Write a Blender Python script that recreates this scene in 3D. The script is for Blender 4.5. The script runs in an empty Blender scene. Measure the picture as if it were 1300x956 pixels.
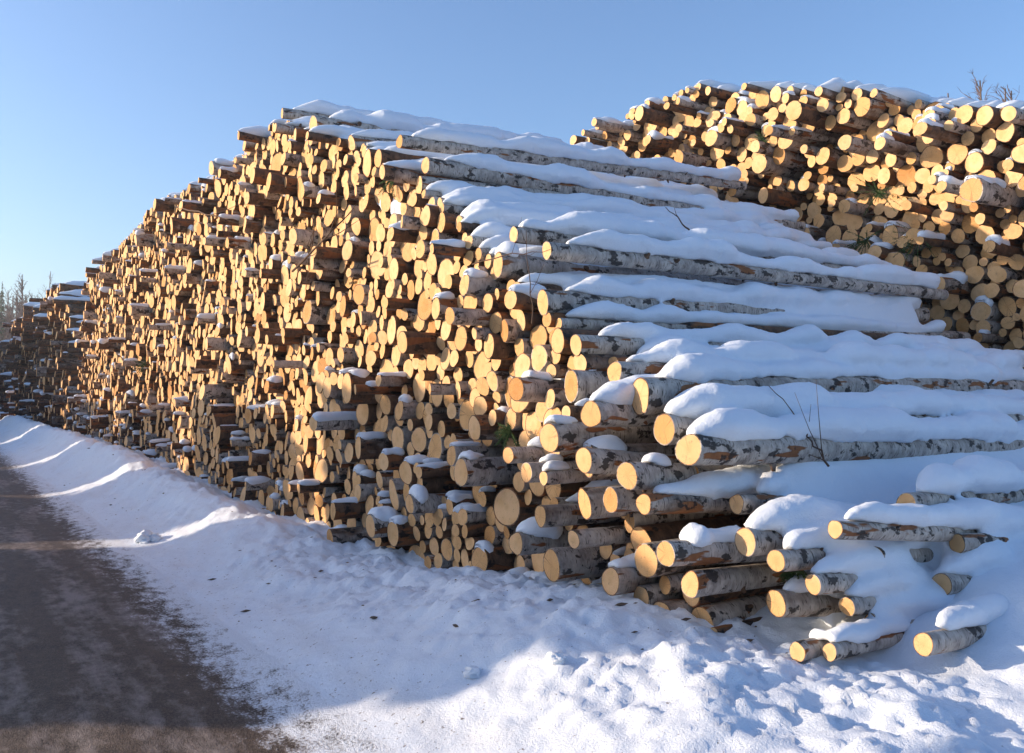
import bpy, math, random
import numpy as np
from mathutils import Vector, Matrix
PI = math.pi
sc = bpy.context.scene
C = sc.collection
R = random.Random(11)

# ---------------------------------------------------------------- camera
YAW = math.radians(32.4)          # turn to the right of +Y (the road runs along +Y)
PITCH = math.atan(67 / 1150)
CAMZ = 1.7
FPX = 1150.0
cam = bpy.data.cameras.new('camera')
camo = bpy.data.objects.new('camera', cam)
C.objects.link(camo)
camo.location = (0, 0, CAMZ)
camo.rotation_euler = (PI / 2 + PITCH, 0, -YAW)
cam.sensor_width = 36
cam.lens = 36 * FPX / 1300
cam.shift_y = -45 / 1300
cam.clip_start = .05
cam.clip_end = 6000
sc.camera = camo

# ---------------------------------------------------------------- sky, sun, exposure
SUN_EL = math.radians(12.5)
SUN_AZ = math.radians(-57.6)      # from +Y, clockwise positive
SKY_TINT = (.97, 1.0, 1.10, 1)
w = bpy.data.worlds.new('World'); sc.world = w; w.use_nodes = True
nt = w.node_tree
sky = nt.nodes.new('ShaderNodeTexSky'); sky.sky_type = 'NISHITA'; sky.sun_disc = False
sky.sun_elevation = SUN_EL; sky.sun_rotation = SUN_AZ
sky.altitude = 100; sky.air_density = 1.0; sky.dust_density = 2.1; sky.ozone_density = 3.0
bg = nt.nodes['Background']; bg.inputs[1].default_value = .15
tn = nt.nodes.new('ShaderNodeMix'); tn.data_type = 'RGBA'; tn.blend_type = 'MULTIPLY'; tn.inputs[0].default_value = 1.0
tn.inputs[7].default_value = SKY_TINT
nt.links.new(sky.outputs[0], tn.inputs[6]); nt.links.new(tn.outputs[2], bg.inputs[0])
sl = bpy.data.lights.new('sun', 'SUN'); sl.energy = 3.9; sl.angle = math.radians(.5); sl.color = (1.0, .785, .57)
so = bpy.data.objects.new('sun', sl); C.objects.link(so)
tosun = Vector((math.sin(SUN_AZ) * math.cos(SUN_EL), math.cos(SUN_AZ) * math.cos(SUN_EL), math.sin(SUN_EL)))
so.rotation_euler = tosun.to_track_quat('Z', 'Y').to_euler()
so.location = (-20, 14, 12)
sc.view_settings.view_transform = 'Standard'
sc.view_settings.look = 'None'
sc.view_settings.gamma = 1
sc.view_settings.use_curve_mapping = False
sc.view_settings.exposure = 0.9
sc.cycles.max_bounces = 6
sc.cycles.diffuse_bounces = 4
sc.cycles.use_denoising = True

# ---------------------------------------------------------------- viewing rays (to place things at their own real depth)
fw = np.array([math.sin(YAW) * math.cos(PITCH), math.cos(YAW) * math.cos(PITCH), math.sin(PITCH)])
rt = np.array([math.cos(YAW), -math.sin(YAW), 0.0])
up = np.cross(rt, fw)
def ray(px, py): return fw + rt * (px - 650) / FPX + up * (433 - py) / FPX
def at_x(px, py, X): d = ray(px, py); t = X / d[0]; return np.array([0, 0, CAMZ]) + d * t
def at_d(px, py, D): d = ray(px, py); return np.array([0, 0, CAMZ]) + d * D
def proj(p):
    v = np.asarray(p, float) - np.array([0, 0, CAMZ])
    d = v @ fw
    return 650 + FPX * (v @ rt) / d, 433 - FPX * (v @ up) / d, d

# ---------------------------------------------------------------- noise on arrays
_rs = np.random.RandomState(5)
_T = _rs.rand(256, 256)
def vn(x, y):
    x = np.asarray(x, float); y = np.asarray(y, float)
    xi = np.floor(x).astype(int); yi = np.floor(y).astype(int)
    fx = x - xi; fy = y - yi
    fx = fx * fx * (3 - 2 * fx); fy = fy * fy * (3 - 2 * fy)
    a = _T[xi & 255, yi & 255]; b = _T[(xi + 1) & 255, yi & 255]
    c = _T[xi & 255, (yi + 1) & 255]; d = _T[(xi + 1) & 255, (yi + 1) & 255]
    return (a * (1 - fx) + b * fx) * (1 - fy) + (c * (1 - fx) + d * fx) * fy - .5
def fbm(x, y, o=4):
    s = 0; a = 1.0
    for k in range(o):
        s = s + a * vn(x * 2 ** k + 17.3 * k, y * 2 ** k + 9.1 * k); a *= .5
    return s
def sst(x, a, b):
    t = np.clip((np.asarray(x, float) - a) / (b - a), 0, 1); return t * t * (3 - 2 * t)

# ---------------------------------------------------------------- materials
def mat(name):
    m = bpy.data.materials.new(name); m.use_nodes = True
    n = m.node_tree; b = n.nodes['Principled BSDF']
    return m, n, b
def nd(n, t, **kw):
    x = n.nodes.new(t)
    for k, v in kw.items():
        if k.startswith('i_'):
            x.inputs[int(k[2:])].default_value = v
        else: setattr(x, k, v)
    return x
def noise(n, vec, scale, detail=4, rough=.55):
    x = nd(n, 'ShaderNodeTexNoise'); x.inputs['Scale'].default_value = scale
    x.inputs['Detail'].default_value = detail; x.inputs['Roughness'].default_value = rough
    n.links.new(vec, x.inputs['Vector']); return x.outputs['Fac']
def mapv(n, vec, s):
    m = nd(n, 'ShaderNodeMapping'); m.inputs['Scale'].default_value = s
    n.links.new(vec, m.inputs['Vector']); return m.outputs[0]
def ramp(n, f, stops):
    r = nd(n, 'ShaderNodeValToRGB'); e = r.color_ramp.elements
    while len(e) < len(stops): e.new(.5)
    for i, (p, c) in enumerate(stops):
        e[i].position = p; e[i].color = (*c, 1) if not isinstance(c, float) else (c, c, c, 1)
    n.links.new(f, r.inputs[0]); return r.outputs[0]
def mix(n, f, a, b):
    m = nd(n, 'ShaderNodeMix', data_type='RGBA')
    for s, v in ((0, f), (6, a), (7, b)):
        if isinstance(v, (tuple, list)): m.inputs[s].default_value = (*v, 1)
        elif isinstance(v, float): m.inputs[s].default_value = v
        else: n.links.new(v, m.inputs[s])
    return m.outputs[2]
def math_(n, op, a, b=None):
    m = nd(n, 'ShaderNodeMath', operation=op)
    for s, v in ((0, a), (1, b)):
        if v is None: continue
        if isinstance(v, (int, float)): m.inputs[s].default_value = v
        else: n.links.new(v, m.inputs[s])
    return m.outputs[0]
def bump(n, b, h, strength, dist):
    x = nd(n, 'ShaderNodeBump'); x.inputs['Strength'].default_value = strength; x.inputs['Distance'].default_value = dist
    n.links.new(h, x.inputs['Height']); n.links.new(x.outputs[0], b.inputs['Normal'])

def bark_material():
    m, n, b = mat('bark')
    a = nd(n, 'ShaderNodeAttribute', attribute_name='lc').outputs['Vector']
    t = nd(n, 'ShaderNodeAttribute', attribute_name='tint').outputs['Fac']
    big = noise(n, mapv(n, a, (1.6, 5, 5)), 1.0, 4)
    fine = noise(n, mapv(n, a, (14, 9, 9)), 1.0, 5, .65)
    lent = noise(n, mapv(n, a, (95, 16, 16)), 1.0, 2)
    fiss = noise(n, mapv(n, a, (7.5, 11, 11)), 1.0, 4, .6)
    peel = noise(n, mapv(n, a, (1.4, 6.5, 6.5)), 1.7, 3, .5)
    white = mix(n, ramp(n, fine, [(.3, .0), (.7, 1.0)]), (.22, .19, .17), (.58, .52, .455))
    brown = mix(n, ramp(n, fine, [(.3, .0), (.7, 1.0)]), (.055, .034, .024), (.185, .105, .06))
    k = math_(n, 'ADD', math_(n, 'MULTIPLY', big, 1.15), math_(n, 'SUBTRACT', t, .50))
    base = mix(n, ramp(n, k, [(.38, .0), (.62, 1.0)]), white, brown)
    # rust coloured inner bark where the paper has peeled off
    pk = ramp(n, math_(n, 'ADD', peel, math_(n, 'MULTIPLY', t, .10)), [(.635, .0), (.66, 1.0)])
    rust = mix(n, fine, (.10, .035, .016), (.36, .15, .055))
    base = mix(n, pk, base, rust)
    # dark fissured patches, and the thin cross marks of birch
    fk = ramp(n, fiss, [(.565, .0), (.60, 1.0)])
    base = mix(n, math_(n, 'MULTIPLY', fk, .9), base, (.022, .018, .016))
    lk = math_(n, 'MULTIPLY', ramp(n, lent, [(.60, .0), (.66, 1.0)]), math_(n, 'SUBTRACT', .85, math_(n, 'MULTIPLY', pk, .6)))
    base = mix(n, lk, base, (.05, .038, .03))
    n.links.new(base, b.inputs['Base Color'])
    b.inputs['Roughness'].default_value = .75
    b.inputs['Specular IOR Level'].default_value = .3
    h = math_(n, 'ADD', fine, math_(n, 'MULTIPLY', math_(n, 'ADD', fk, pk), -.9))
    bump(n, b, h, .8, .008)
    return m
def wood_material():
    m, n, b = mat('cut_wood')
    a = nd(n, 'ShaderNodeAttribute', attribute_name='lc').outputs['Vector']
    t = nd(n, 'ShaderNodeAttribute', attribute_name='tint').outputs['Fac']
    s = nd(n, 'ShaderNodeSeparateXYZ'); n.links.new(a, s.inputs[0])
    cb = nd(n, 'ShaderNodeCombineXYZ')
    n.links.new(s.outputs[1], cb.inputs[1]); n.links.new(s.outputs[2], cb.inputs[2])
    vl = nd(n, 'ShaderNodeVectorMath', operation='LENGTH'); n.links.new(cb.outputs[0], vl.inputs[0])
    r = vl.outputs['Value']
    big = noise(n, a, 6, 3)
    ringn = math_(n, 'SINE', math_(n, 'MULTIPLY', math_(n, 'ADD', r, math_(n, 'MULTIPLY', big, .03)), 620.0))
    saw = noise(n, mapv(n, a, (20, 160, 14)), 1.0, 3)
    wn = nd(n, 'ShaderNodeTexWhiteNoise', noise_dimensions='1D'); n.links.new(t, wn.inputs['W'])
    v = wn.outputs['Value']
    c = mix(n, v, (.75, .495, .27), (.62, .355, .145))
    c = mix(n, ramp(n, v, [(.86, .0), (.95, 1.0)]), c, (.46, .22, .07))
    c = mix(n, math_(n, 'MULTIPLY', ramp(n, big, [(.47, .0), (.68, 1.0)]), .65), c, (.58, .33, .13))
    hd = math_(n, 'MULTIPLY', ramp(n, math_(n, 'ADD', r, math_(n, 'MULTIPLY', big, .05)), [(.03, 1.0), (.06, .0)]), .42)
    c = mix(n, hd, c, (.50, .28, .12))
    c = mix(n, math_(n, 'MULTIPLY', ramp(n, ringn, [(.0, .0), (1.0, 1.0)]), .26), c, (.40, .22, .10))
    c = mix(n, math_(n, 'MULTIPLY', ramp(n, saw, [(.5, .0), (.75, 1.0)]), .25), c, (.45, .28, .14))
    nv = nd(n, 'ShaderNodeVectorMath', operation='NORMALIZE'); n.links.new(cb.outputs[0], nv.inputs[0])
    av = nd(n, 'ShaderNodeVectorMath', operation='ADD'); n.links.new(nv.outputs[0], av.inputs[0])
    cv = nd(n, 'ShaderNodeCombineXYZ'); n.links.new(math_(n, 'MULTIPLY', v, 57.0), cv.inputs[0]); n.links.new(cv.outputs[0], av.inputs[1])
    cn = math_(n, 'ABSOLUTE', math_(n, 'SUBTRACT', noise(n, av.outputs[0], 2.6, 1), .5))
    ck = math_(n, 'MULTIPLY', ramp(n, cn, [(.004, 1.0), (.010, .0)]), ramp(n, v, [(.35, .0), (.6, .75)]))
    c = mix(n, ck, c, (.10, .055, .03))
    dirt = noise(n, mapv(n, a, (7, 30, 30)), 1.0, 4, .7)
    c = mix(n, math_(n, 'MULTIPLY', ramp(n, dirt, [(.60, .0), (.72, 1.0)]), .6), c, (.22, .13, .075))
    n.links.new(c, b.inputs['Base Color'])
    b.inputs['Roughness'].default_value = .85; b.inputs['Specular IOR Level'].default_value = .2
    bump(n, b, math_(n, 'ADD', saw, math_(n, 'MULTIPLY', ringn, .15)), .45, .004)
    return m
def snow_material(name, scale=1.0, dirt=False):
    m, n, b = mat(name)
    g = nd(n, 'ShaderNodeNewGeometry').outputs['Position']
    f1 = noise(n, g, 9, 4, .6); f2 = noise(n, g, 90, 4, .7)
    c = mix(n, f1, (.71, .78, .86), (.76, .82, .895))
    if dirt:
        s = nd(n, 'ShaderNodeSeparateXYZ'); n.links.new(g, s.inputs[0])
        near = nd(n, 'ShaderNodeMapRange'); near.inputs[1].default_value = 3.9; near.inputs[2].default_value = 1.6
        n.links.new(s.outputs[0], near.inputs[0]); near = near.outputs[0]
        grit = noise(n, mapv(n, g, (26, 26, 26)), 1.0, 4, .7)
        gk = ramp(n, math_(n, 'ADD', grit, math_(n, 'MULTIPLY', near, .10)), [(.70, .0), (.745, 1.0)])
        soft = ramp(n, math_(n, 'ADD', noise(n, mapv(n, g, (2.5, 1.1, 2)), 1.0, 5), math_(n, 'MULTIPLY', near, .25)), [(.66, .0), (1.0, 1.0)])
        c = mix(n, math_(n, 'MULTIPLY', soft, .4), c, (.50, .47, .46))
        c = mix(n, math_(n, 'MULTIPLY', gk, .85), c, (.12, .085, .065))
    n.links.new(c, b.inputs['Base Color'])
    b.inputs['Roughness'].default_value = .55; b.inputs['Specular IOR Level'].default_value = .25
    h = math_(n, 'ADD', f1, math_(n, 'MULTIPLY', f2, .5))
    bump(n, b, h, .6, .02 * scale)
    return m
def road_material():
    m, n, b = mat('gravel_road')
    g = nd(n, 'ShaderNodeNewGeometry').outputs['Position']
    s = nd(n, 'ShaderNodeSeparateXYZ'); n.links.new(g, s.inputs[0])
    streak = noise(n, mapv(n, g, (3.2, .35, 1)), 1.0, 5, .6)
    mid = noise(n, mapv(n, g, (9, 5, 1)), 1.0, 5, .7)
    fine = noise(n, mapv(n, g, (60, 48, 30)), 1.0, 4, .7)
    grain = noise(n, mapv(n, g, (170, 120, 90)), 1.0, 2, .7)
    c = mix(n, ramp(n, mid, [(.3, .0), (.7, 1.0)]), (.028, .019, .013), (.100, .067, .045))
    c = mix(n, math_(n, 'MULTIPLY', ramp(n, fine, [(.45, .0), (.7, 1.0)]), .6), c, (.17, .125, .095))
    c = mix(n, math_(n, 'MULTIPLY', ramp(n, grain, [(.55, .0), (.62, 1.0)]), .5), c, (.018, .014, .012))
    # packed, half melted snow along the wheel tracks
    k = math_(n, 'ADD', math_(n, 'MULTIPLY', streak, .7), math_(n, 'MULTIPLY', mid, .45))
    sk = ramp(n, k, [(.57, .0), (.72, 1.0)])
    c = mix(n, math_(n, 'MULTIPLY', sk, .42), c, (.44, .39, .37))
    # the edge: gravel gives way to the snow of the verge
    e = math_(n, 'ADD', s.outputs[0], math_(n, 'ADD', math_(n, 'MULTIPLY', math_(n, 'SUBTRACT', streak, .5), .5), math_(n, 'ADD', math_(n, 'MULTIPLY', math_(n, 'SUBTRACT', mid, .5), 1.1), math_(n, 'MULTIPLY', math_(n, 'SUBTRACT', fine, .5), .9))))
    ek = nd(n, 'ShaderNodeMapRange'); ek.inputs[1].default_value = 1.58; ek.inputs[2].default_value = 1.86
    n.links.new(e, ek.inputs[0])
    c = mix(n, ek.outputs[0], c, (.735, .79, .86))
    n.links.new(c, b.inputs['Base Color'])
    b.inputs['Roughness'].default_value = .6; b.inputs['Specular IOR Level'].default_value = .35
    bump(n, b, math_(n, 'ADD', mid, math_(n, 'ADD', fine, math_(n, 'MULTIPLY', grain, .5))), .8, .018)
    return m
def plain(name, col, rough=.8, var=.5, sc_=8):
    m, n, b = mat(name)
    o = nd(n, 'ShaderNodeTexCoord').outputs['Object']
    f = noise(n, o, sc_, 3)
    n.links.new(mix(n, f, tuple(c * (1 - var) for c in col), tuple(min(1, c * (1 + var)) for c in col)), b.inputs['Base Color'])
    b.inputs['Roughness'].default_value = rough; b.inputs['Specular IOR Level'].default_value = .2
    return m
BARK = bark_material(); WOOD = wood_material()
SNOW = snow_material('snow'); GSNOW = snow_material('ground_snow', 1.2, True); ROAD = road_material()
TWIG = plain('twig_bark', (.10, .062, .042)); NEEDLE = plain('spruce_needles', (.045, .085, .028), .7)
FARTRUNK = plain('tree_bark', (.12, .088, .07)); FARTWIG = plain('birch_twigs', (.11, .075, .062)); DIRT = plain('frozen_dirt', (.11, .08, .06))
MATS = [BARK, WOOD, SNOW]

# ---------------------------------------------------------------- mesh helpers
def build_mesh(name, V, F4, F3, mats, m4=None, m3=None, s4=None, s3=None, attrs=None):
    me = bpy.data.meshes.new(name)
    F4 = np.asarray(F4, np.int32).reshape(-1, 4); F3 = np.asarray(F3, np.int32).reshape(-1, 3)
    n4, n3 = len(F4), len(F3)
    me.vertices.add(len(V)); me.vertices.foreach_set('co', np.asarray(V, np.float32).ravel())
    me.loops.add(n4 * 4 + n3 * 3)
    me.loops.foreach_set('vertex_index', np.concatenate([F4.ravel(), F3.ravel()]).astype(np.int32))
    me.polygons.add(n4 + n3)
    me.polygons.foreach_set('loop_start', np.concatenate([np.arange(n4) * 4, n4 * 4 + np.arange(n3) * 3]).astype(np.int32))
    for m in mats: me.materials.append(m)
    mi = np.zeros(n4 + n3, np.int32)
    if m4 is not None: mi[:n4] = m4
    if m3 is not None: mi[n4:] = m3
    me.polygons.foreach_set('material_index', mi)
    sm = np.ones(n4 + n3, bool)
    if s4 is not None: sm[:n4] = s4
    if s3 is not None: sm[n4:] = s3
    me.polygons.foreach_set('use_smooth', sm)
    for k, (typ, arr) in (attrs or {}).items():
        a = me.attributes.new(k, typ, 'POINT')
        a.data.foreach_set('vector' if typ == 'FLOAT_VECTOR' else 'value', np.asarray(arr, np.float32).ravel())
    me.update(calc_edges=True); me.validate()
    return me
def link(name, me, parent=None, loc=None):
    o = bpy.data.objects.new(name, me); C.objects.link(o)
    if parent: o.parent = parent
    if loc is not None: o.location = loc
    return o
def tag(o, label=None, cat=None, group=None, kind=None):
    for k, v in (('label', label), ('category', cat), ('group', group), ('kind', kind)):
        if v: o[k] = v
    return o
def empty(name, loc, label, cat, group=None):
    o = bpy.data.objects.new(name, None); C.objects.link(o); o.location = loc
    o.empty_display_size = .1
    return tag(o, label, cat, group)

class Batch:
    """collects vertices / faces with materials and the two bark attributes"""
    def __init__(s): s.V = []; s.F4 = []; s.F3 = []; s.m4 = []; s.m3 = []; s.s4 = []; s.s3 = []; s.lc = []; s.t = []; s.n = 0
    def add(s, V, F4=None, F3=None, m=0, smooth=True, lc=None, t=0.):
        V = np.asarray(V, float)
        if F4 is not None and len(F4):
            s.F4.append(np.asarray(F4) + s.n); s.m4.append(np.full(len(F4), m)); s.s4.append(np.full(len(F4), smooth))
        if F3 is not None and len(F3):
            s.F3.append(np.asarray(F3) + s.n); s.m3.append(np.full(len(F3), m)); s.s3.append(np.full(len(F3), smooth))
        s.V.append(V); s.lc.append(V if lc is None else lc); s.t.append(np.full(len(V), t)); s.n += len(V)
    def mesh(s, name, mats):
        c = lambda L, d: np.concatenate(L) if L else np.zeros(d)
        return build_mesh(name, c(s.V, (0, 3)), c(s.F4, (0, 4)), c(s.F3, (0, 3)), mats, c(s.m4, 0) if s.m4 else None, c(s.m3, 0) if s.m3 else None,
                          c(s.s4, 0) if s.s4 else None, c(s.s3, 0) if s.s3 else None,
                          {'lc': ('FLOAT_VECTOR', c(s.lc, (0, 3))), 'tint': ('FLOAT', c(s.t, 0))})
_grid = {}
def tube_faces(nr, ns):
    k = (nr, ns)
    if k not in _grid:
        i = np.arange(nr - 1)[:, None] * ns; j = np.arange(ns)[None, :]; j2 = (j + 1) % ns
        _grid[k] = np.stack([i + j, i + ns + j, i + ns + j2, i + j2], -1).reshape(-1, 4)
    return _grid[k]

class Log:
    """one round log; its sawn end faces the road at x = x0, its axis runs roughly along +X"""
    def __init__(s, y, z, r, x0, L, rng, hero=False):
        s.y, s.z, s.r, s.x0, s.L = y, z, r, x0, L
        s.dy = rng.gauss(0, .008); s.dz = rng.gauss(0, .004)      # lean of the axis per metre
        s.by = rng.gauss(0, .05); s.bz = rng.gauss(0, .025)         # bow
        s.taper = rng.uniform(.74, .98) if rng.random() < .7 else rng.uniform(1.0, 1.12)
        s.tint = rng.random(); s.off = rng.uniform(-60, 60); s.seed = rng.random() * 100
        s.cy = rng.gauss(0, .10); s.cz = rng.gauss(0, .08)          # slant of the saw cut
        s.e2 = rng.uniform(0, .10); s.e3 = rng.uniform(0, .05); s.p2 = rng.uniform(0, 6.28); s.p3 = rng.uniform(0, 6.28); s.p5 = rng.uniform(0, 6.28)
        s.hero = hero; s.snow = 0.0; s.full = False; s.st = rng.uniform(.6, 1.2); s.pick = False
    def axis(s, x):
        u = x / s.L
        f = 4 * u * (1 - u)
        return s.y + s.dy * x + s.by * f, s.z + s.dz * x + s.bz * f
    def rad(s, x): return s.r * (1 + (s.taper - 1) * x / s.L)
    def shape(s, th): return 1 + s.e2 * np.cos(2 * th + s.p2) + s.e3 * np.cos(3 * th + s.p3) + s.e3 * .5 * np.cos(5 * th + s.p5)
    def rings(s, xs, ns, k=1.0):
        th = np.arange(ns) * 2 * PI / ns
        out = []
        for x in xs:
            cy, cz = s.axis(x); r = s.rad(x) * s.shape(th) * k
            if ns > 16: r = r * (1 + .03 * np.sin(3 * th + x * 4 + s.seed) * np.sin(x * 5.3 + s.seed))
            sl = (s.cy * np.cos(th) + s.cz * np.sin(th)) * r * max(0, 1 - x / .5)
            out.append(np.stack([x + sl, cy + r * np.cos(th), cz + r * np.sin(th)], -1))
        return np.array(out), th
    def build(s, bark, wood, org, ns=12, near=False):
        if s.full or near: xs = [0, .03, .12, .4, .9, 1.5, 2.3, 3.1, 3.9, 4.7][:10 if s.full else 5] + [s.L]
        else: xs = [0, s.L * .4, s.L]
        xs = [x for x in xs if x < s.L] + [s.L]
        P, th = s.rings(xs, ns)
        nr = len(xs)
        P = P + (s.x0, 0, 0) - org
        ax = np.array([s.axis(x) for x in xs])[:, None, :]
        lc = np.stack([np.repeat(np.array(xs)[:, None], ns, 1) + s.off, P[..., 1] + org[1] - ax[..., 0] + s.seed, P[..., 2] + org[2] - ax[..., 1]], -1)
        bark.add(P.reshape(-1, 3), tube_faces(nr, ns), None, 0, True, lc.reshape(-1, 3), s.tint)
        # sawn end, a little smaller than the bark ring
        th_ = .93 if near else 1.0
        Q, _ = s.rings([0], ns, th_); Q = Q[0] + (s.x0, 0, 0) - org
        if near:
            rim = np.concatenate([P[0], Q]); j = np.arange(ns); j2 = (j + 1) % ns
            bark.add(rim, np.stack([j, j2, ns + j2, ns + j], -1), None, 0, False, np.concatenate([lc[0], lc[0]]), min(1, s.tint + .3))
        cy, cz = s.axis(0)
        c = np.array([s.x0, cy, cz]) - org
        W = np.concatenate([Q, [c]])
        wl = W + org - (s.x0, cy, cz) + (s.seed, 0, 0)
        j = np.arange(ns); tri = np.stack([j, (j + 1) % ns, np.full(ns, ns)], -1)[:, ::-1]
        tri = tri[:, [1, 0, 2]]
        wood.add(W, None, tri, 1 if wood is bark else 0, False, wl, s.tint)
        if (near or s.full) and ns > 12:
            kr = random.Random(s.seed)
            for k in range(kr.randint(1, 5) if s.full else 1):
                x = kr.uniform(.15, 1.0) if not s.full else kr.uniform(.3, s.L - .3)
                a = kr.uniform(-.2, 3.3) + PI * .75; cy, cz = s.axis(x); r = s.rad(x); w_ = r * kr.uniform(.10, .2); h_ = kr.uniform(.012, .05)
                dr = np.array([0, math.cos(a), math.sin(a)]); tg = np.array([0, -math.sin(a), math.cos(a)]); ax_ = np.array([1., 0, 0])
                base = np.array([x + s.x0, cy, cz]) - org; V = []
                for (q, ww) in ((r * .9, 2.1), (r * 1.0, 1.3), (r + h_, .8), (r + h_, .01)):
                    for m in range(7):
                        t = m * 2 * PI / 7; V.append(base + dr * q + (ax_ * math.cos(t) * 1.3 + tg * math.sin(t)) * w_ * ww)
                V = np.array(V); bark.add(V, tube_faces(4, 7), None, 0, True, V + (s.off, 0, 0), min(1, s.tint + .5))
        # far end
        cy, cz = s.axis(s.L)
        W = np.concatenate([P[-1], [np.array([s.x0 + s.L, cy, cz]) - org]])
        bark.add(W, None, np.stack([(j + 1) % ns, j, np.full(ns, ns)], -1), 1, False, W + org - (0, cy, cz), s.tint)
    def cap(s, batch, org, x1, m=0, x0=-.012, ns=9, nr=None, thick=.05, wide=1.15, back=1.15, over=.0):
        """snow pillow lying on the log's back from x0 to x1"""
        Lc = x1 - x0
        nr = nr or max(6, int(Lc / .055) + 4)
        u = np.linspace(0, 1, nr)
        u = .5 - .5 * np.cos(u * PI) if nr < 12 else np.concatenate([[0, .004, .012], u[1:-2], u[-1:]])[:nr]
        nr = len(u)
        xs = x0 + Lc * u
        V = []
        for i, x in enumerate(xs):
            cy, cz = s.axis(x); r = s.rad(x)
            d = min((x - x0) / (.10 if Lc < 1.3 else .42), (x1 - x) * .7 / .10)
            e = max(0.0, 1 - (1 - min(1, d)) ** 2) ** (.5 if Lc < 1.3 else .75)
            nz = float(vn(x * 3.1 + s.seed, s.seed)) ; n2 = float(vn(x * 9 + s.seed, 3.3)); n3 = float(vn(x * 7 + 31, s.seed))
            t = thick * (1 + .9 * nz + (.7 if Lc < 1.3 else .15) * n2) * e + .002
            a1 = wide * (1 + (1.1 if Lc < 1.3 else .35) * n2 + .5 * nz) * (.35 + .65 * e); a2 = back * (1 + .8 * n3) * (.35 + .65 * e)
            ph = np.linspace(-a1, a2, ns)                # from the camera side over the top
            q = np.clip(1 - np.abs(np.linspace(-1, 1, ns)) ** 2.6, 0, 1) ** .55
            ro = r * s.shape(PI / 2 + ph) + t * q + .004; ri = r * .93
            yo = cy + ro * np.sin(ph); zo = cz + ro * np.cos(ph)
            yi = cy + ri * np.sin(ph[::-1]); zi = cz + ri * np.cos(ph[::-1])
            yy = np.concatenate([yo, yi]); zz = np.concatenate([zo, zi])
            sl = s.cz * r * max(0, 1 - x / .5)
            V.append(np.stack([np.full(2 * ns, x + sl), yy, zz], -1))
        V = np.array(V); n2_ = 2 * ns
        if Lc < 1.3: V[:, 1:ns - 1, 2] += .016 * fbm(V[:, 1:ns - 1, 0] * 14 + s.seed, V[:, 1:ns - 1, 1] * 22, 2)
        V = V + (s.x0, 0, 0) - org
        F = tube_faces(nr, n2_)[:, ::-1]
        e0 = []; b = (nr - 1) * n2_
        for k in range(ns - 1):
            e0.append((k, k + 1, n2_ - 2 - k, n2_ - 1 - k)); e0.append((b + n2_ - 1 - k, b + n2_ - 2 - k, b + k + 1, b + k))
        batch.add(V.reshape(-1, 3), np.concatenate([F, np.array(e0)]), None, m, True)

# ---------------------------------------------------------------- packing: drop and roll
class Pack:
    def __init__(s, y0, y1, floor, top, rng, radius, stop=260, walls=False):
        s.B = .12; s.bins = {}; s.c = []
        miss = 0
        while miss < stop:
            r = radius(rng)
            best = None
            for k in range(4):
                y = rng.uniform(y0 + r, y1 - r)
                z = s.h(y, r, floor)
                st = .04
                while st > .004:
                    zl = s.h(y - st, r, floor); zr = s.h(y + st, r, floor)
                    if walls and y - st < y0 + r: zl = 99
                    if walls and y + st > y1 - r: zr = 99
                    if zl < z and zl <= zr: y -= st; z = zl
                    elif zr < z: y += st; z = zr
                    else: st *= .4
                    if y < y0 or y > y1: break
                if y < y0 or y > y1: continue
                e = z - top(y) 
                if best is None or e < best[0]: best = (e, y, z)
            if best is None or best[0] + r * .8 > 0: miss += 1; continue
            s.put(best[1], best[2], r); miss = max(0, miss - 3)
    def put(s, y, z, r):
        i = len(s.c); s.c.append((y, z, r))
        for b in range(int((y - r - .2) / s.B) - 1, int((y + r + .2) / s.B) + 2):
            L = s.bins.setdefault(b, [])
            L.append((y, z, r))
            if len(L) > 52:
                L.sort(key=lambda q: -q[1]); del L[38:]
    def h(s, y, r, floor):
        m = floor(y) + r
        for (yc, zc, rc) in s.bins.get(int(y / s.B), ()):
            d = (r + rc) ** 2 - (y - yc) ** 2
            if d > 0:
                v = zc + math.sqrt(d)
                if v > m: m = v
        return m
def interp(pts):
    xs = [p[0] for p in pts]; ys = [p[1] for p in pts]
    return lambda v: float(np.interp(v, xs, ys))
def rad_mix(lo=.05, mid=.092, hi=.165):
    def f(rng):
        q = rng.random()
        if q < .30: return rng.uniform(lo, mid * .8)
        if q < .88: return rng.gauss(mid, .017) if mid < .1 else rng.gauss(mid, .02)
        return rng.uniform(mid * 1.25, hi)
    return lambda rng: min(hi, max(lo, f(rng)))

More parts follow.
